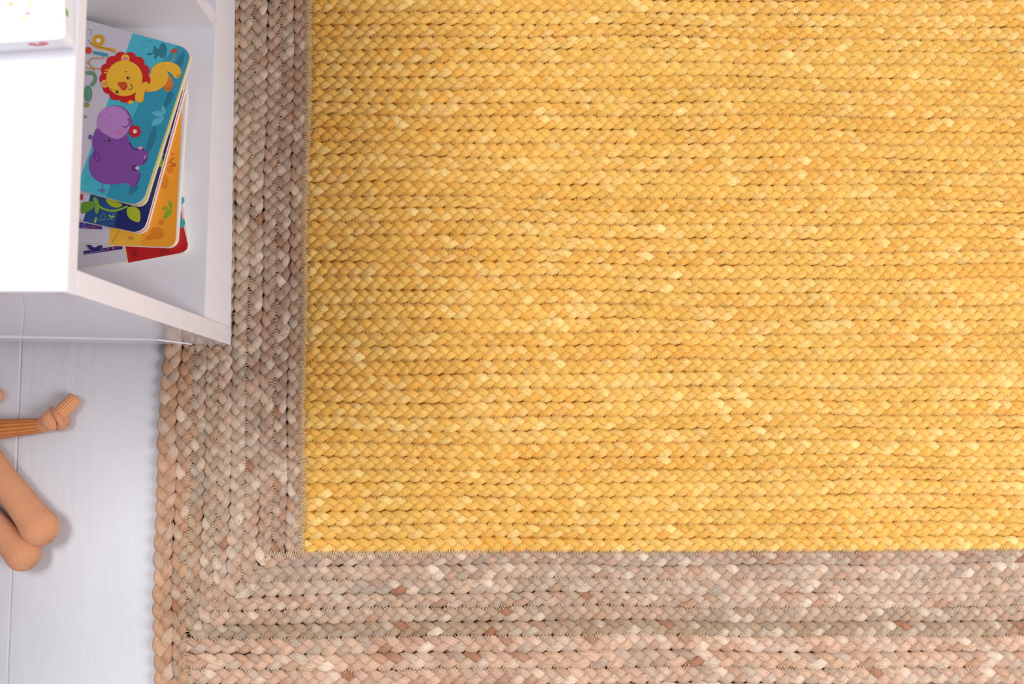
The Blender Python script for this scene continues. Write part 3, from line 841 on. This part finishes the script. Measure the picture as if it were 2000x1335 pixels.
a.disc(45, 37, 7, (206, 214, 120), 5); a.line([(96, 48), (112, 47), (126, 44)], 2, (130, 200, 170)); a.line([(112, 37), (126, 40)], 2, (130, 200, 170), False)
a.disc(46, 1, 3, (236, 220, 180))
a.build('printed_flowers', lid)
# small red motif on the front face of the lid
bm = bmesh.new()
def face_blob(c0, z0, rx, rz, n=20):
    vs = []
    for i in range(n):
        t = i / n * 2 * math.pi
        q = p_br + ex * (c0 + rx * math.cos(t)) - ey * .0001
        vs.append(bm.verts.new((q[0], q[1], z0 + rz * math.sin(t))))
    bm.faces.new(vs)
zc = H + .012
for (dx, dz, rx, rz) in ((.0162, .0006, .003, .0028), (.0232, .0002, .0028, .0024), (.0198, -.0016, .004, .0016)):
    face_blob(dx, zc + dz, rx, rz)
bm_obj('printed_motif', bm, mat('pinkish_red_ink', (222, 124, 142), .5), lid)
bm = bmesh.new()
q0 = p_br - ex * .0001
vs = [bm.verts.new((q0[0] + ey[0] * b, q0[1] + ey[1] * b, z)) for b, z in ((.0160, H + .0125), (.0205, H + .0125), (.0205, H + .0165), (.0160, H + .0165))]
bm.faces.new(vs); bm_obj('printed_tab', bm, mat('pale_green_ink', (104, 184, 84), .5), lid)

# ------------------------------------------------------------------ knitted doll
def knit_mat(name, c, dark, nu, nv, rib=False, bump=.75):
    m, nt, b = new_mat(name)
    uv = N(nt, 'ShaderNodeUVMap', uv_map='UVMap'); sp = N(nt, 'ShaderNodeSeparateXYZ'); nt.links.new(uv.outputs[0], sp.inputs[0])
    cu = math_n(nt, 'MULTIPLY', sp.outputs[0], nu); cv = math_n(nt, 'MULTIPLY', sp.outputs[1], nv)
    fr = math_n(nt, 'FRACT', cv)
    tri = math_n(nt, 'ABSOLUTE', math_n(nt, 'SUBTRACT', math_n(nt, 'MULTIPLY', fr, 2.0), 1.0))      # 1 at the groove, 0 mid column
    arg = math_n(nt, 'ADD', cu, math_n(nt, 'MULTIPLY', tri, .55))
    row = math_n(nt, 'MULTIPLY', math_n(nt, 'ADD', math_n(nt, 'SINE', math_n(nt, 'MULTIPLY', arg, 2 * math.pi)), 1.0), .5)
    colh = math_n(nt, 'SUBTRACT', 1.0, math_n(nt, 'POWER', tri, 3.0 if not rib else 1.6))
    legs = math_n(nt, 'MULTIPLY', math_n(nt, 'POWER', math_n(nt, 'SUBTRACT', 1.0, tri), 6.0), -.35)
    h = math_n(nt, 'ADD', math_n(nt, 'MULTIPLY', colh, 1.0 if rib else .55), math_n(nt, 'ADD', math_n(nt, 'MULTIPLY', row, .25 if rib else .5), legs))
    cr = N(nt, 'ShaderNodeValToRGB'); cr.color_ramp.elements[0].position = .15; cr.color_ramp.elements[0].color = rgba(dark)
    cr.color_ramp.elements[1].position = .65; cr.color_ramp.elements[1].color = rgba(c)
    nt.links.new(h, cr.inputs[0]); nt.links.new(cr.outputs[0], b.inputs['Base Color'])
    bp = N(nt, 'ShaderNodeBump'); bp.inputs['Strength'].default_value = bump; bp.inputs['Distance'].default_value = .0012
    nt.links.new(h, bp.inputs['Height']); nt.links.new(bp.outputs[0], b.inputs['Normal'])
    b.inputs['Roughness'].default_value = .85; b.inputs['Specular IOR Level'].default_value = .15
    b.inputs['Sheen Weight'].default_value = .12
    return m
KN = knit_mat('peach_knit', (234, 166, 122), (218, 142, 96), 1, 1)
KR = knit_mat('ribbed_orange_knit', (206, 128, 70), (160, 84, 34), 1, 1, rib=True)
KH = knit_mat('peach_rib_knit', (232, 164, 116), (196, 116, 66), 1, 1, rib=True, bump=.7)
def limb(name, pts, m, parent, pitch_u=.0015, cols=30, flat=.92, cap0=True, cap1=True, na=40):
    """pts: (px, py, radius px[, height px]) along the limb; smooth knitted tube lying on the floor"""
    P = []; Rr = []
    for q in pts:
        r = q[2] * PX
        zc = (q[3] * PX if len(q) > 3 else r * flat)
        P.append(at(q[0], q[1], zc)); Rr.append(r)
    P = np.array(P); Rr = np.array(Rr)
    # catmull resample
    n = 10; C = []; RR = []
    for i in range(len(P) - 1):
        p0, p1, p2, p3 = P[max(0, i - 1)], P[i], P[i + 1], P[min(len(P) - 1, i + 2)]
        for k in range(n):
            t = k / n
            C.append(.5 * (2 * p1 + (p2 - p0) * t + (2 * p0 - 5 * p1 + 4 * p2 - p3) * t * t + (3 * p1 - p0 - 3 * p2 + p3) * t ** 3))
            tt = t * t * (3 - 2 * t); RR.append(Rr[i] * (1 - tt) + Rr[i + 1] * tt)
    C.append(P[-1]); RR.append(Rr[-1])
    C = list(C); RR = list(RR)
    def cap(c, d, r):
        return [(c + d * r * math.sin(t), r * max(.02, math.cos(t))) for t in np.linspace(0, math.pi / 2, 10)[1:]]
    if cap1:
        d = C[-1] - C[-2]; d /= np.linalg.norm(d)
        for c, r in cap(C[-1], d, RR[-1] * (cap1 if isinstance(cap1, float) else 1.0)): C.append(c); RR.append(r if not isinstance(cap1, float) else r / cap1)
    if cap0:
        d = C[0] - C[1]; d /= np.linalg.norm(d)
        for c, r in cap(C[0], d, RR[0]): C.insert(0, c); RR.insert(0, r)
    C = np.array(C); RR = np.array(RR)
    T = np.gradient(C, axis=0); T /= np.linalg.norm(T, axis=1, keepdims=True) + 1e-12
    side = np.cross(T, [0, 0, 1.0]); side /= np.linalg.norm(side, axis=1, keepdims=True)
    upv = np.cross(side, T)
    th = np.linspace(0, 2 * math.pi, na + 1)
    V = C[:, None] + RR[:, None, None] * (np.cos(th)[None, :, None] * side[:, None] + np.sin(th)[None, :, None] * upv[:, None] * flat)
    V = V.copy()
    zmin = .0003; V[..., 2] = np.maximum(V[..., 2], zmin)
    arc = np.concatenate([[0], np.cumsum(np.linalg.norm(np.diff(C, axis=0), axis=1))])
    U = np.stack([np.repeat(arc[:, None] / pitch_u, na + 1, 1), np.repeat(th[None] / (2 * math.pi) * cols, len(C), 0)], -1)
    nr = len(C); i = np.arange(nr - 1)[:, None] * (na + 1); j = np.arange(na)[None]
    Q = np.stack([i + j, i + j + 1, i + na + 2 + j, i + na + 1 + j], -1).reshape(-1, 4)
    me = np_mesh(name, V.reshape(-1, 3), Q, U.reshape(-1, 2))
    return link(name, me, parent, [m])
doll = empty('knitted_doll', tuple(at(-90, 880, 0)))
tag(doll, 'peach knitted doll lying on the white floor, ribbed sleeve and knotted hand showing', 'doll')
limb('leg', [(-110, 815, 27), (-60, 860, 28), (-22, 901, 28.5), (5, 936, 28), (32, 968, 28.2), (57, 1001, 30.5), (78, 1029, 35.5)], KN, doll, cols=50)
limb('leg', [(-150, 880, 23), (-105, 922, 23), (-60, 970, 23), (-18, 1013, 23), (15, 1051, 26.5), (45, 1081, 32.5)], KN, doll, cols=50)
limb('sleeve', [(-110, 842, 21), (-60, 841, 20.5), (0, 837.5, 18.8), (40, 834, 16.5), (82, 830.5, 14)], KR, doll, cols=15, cap0=False)
limb('hand', [(76, 830.5, 13.2), (88, 827, 16), (100, 821, 20.5), (112, 819, 21.5, 16), (119, 822, 17, 15)], KN, doll, cols=32)
limb('hand', [(114, 812, 13, 22), (122, 802, 14.5, 20), (134, 790, 14.2, 17), (147, 777, 13.4, 13)], KH, doll, cols=18, pitch_u=.003, cap1=.25)
limb('knot_fold', [(100, 797, 4, 16), (107, 804, 5, 31), (112, 813, 5.4, 36), (118, 825, 5.4, 31), (122, 835, 5, 16)], KN, doll, cols=8)
limb('ear', [(-70, 800, 14), (-40, 782, 15), (-8, 771, 14.5)], KN, doll, cols=16)
limb('body', [(-210, 800, 40), (-185, 830, 50), (-150, 850, 54), (-130, 865, 44)], KN, doll, cols=60, flat=.6)
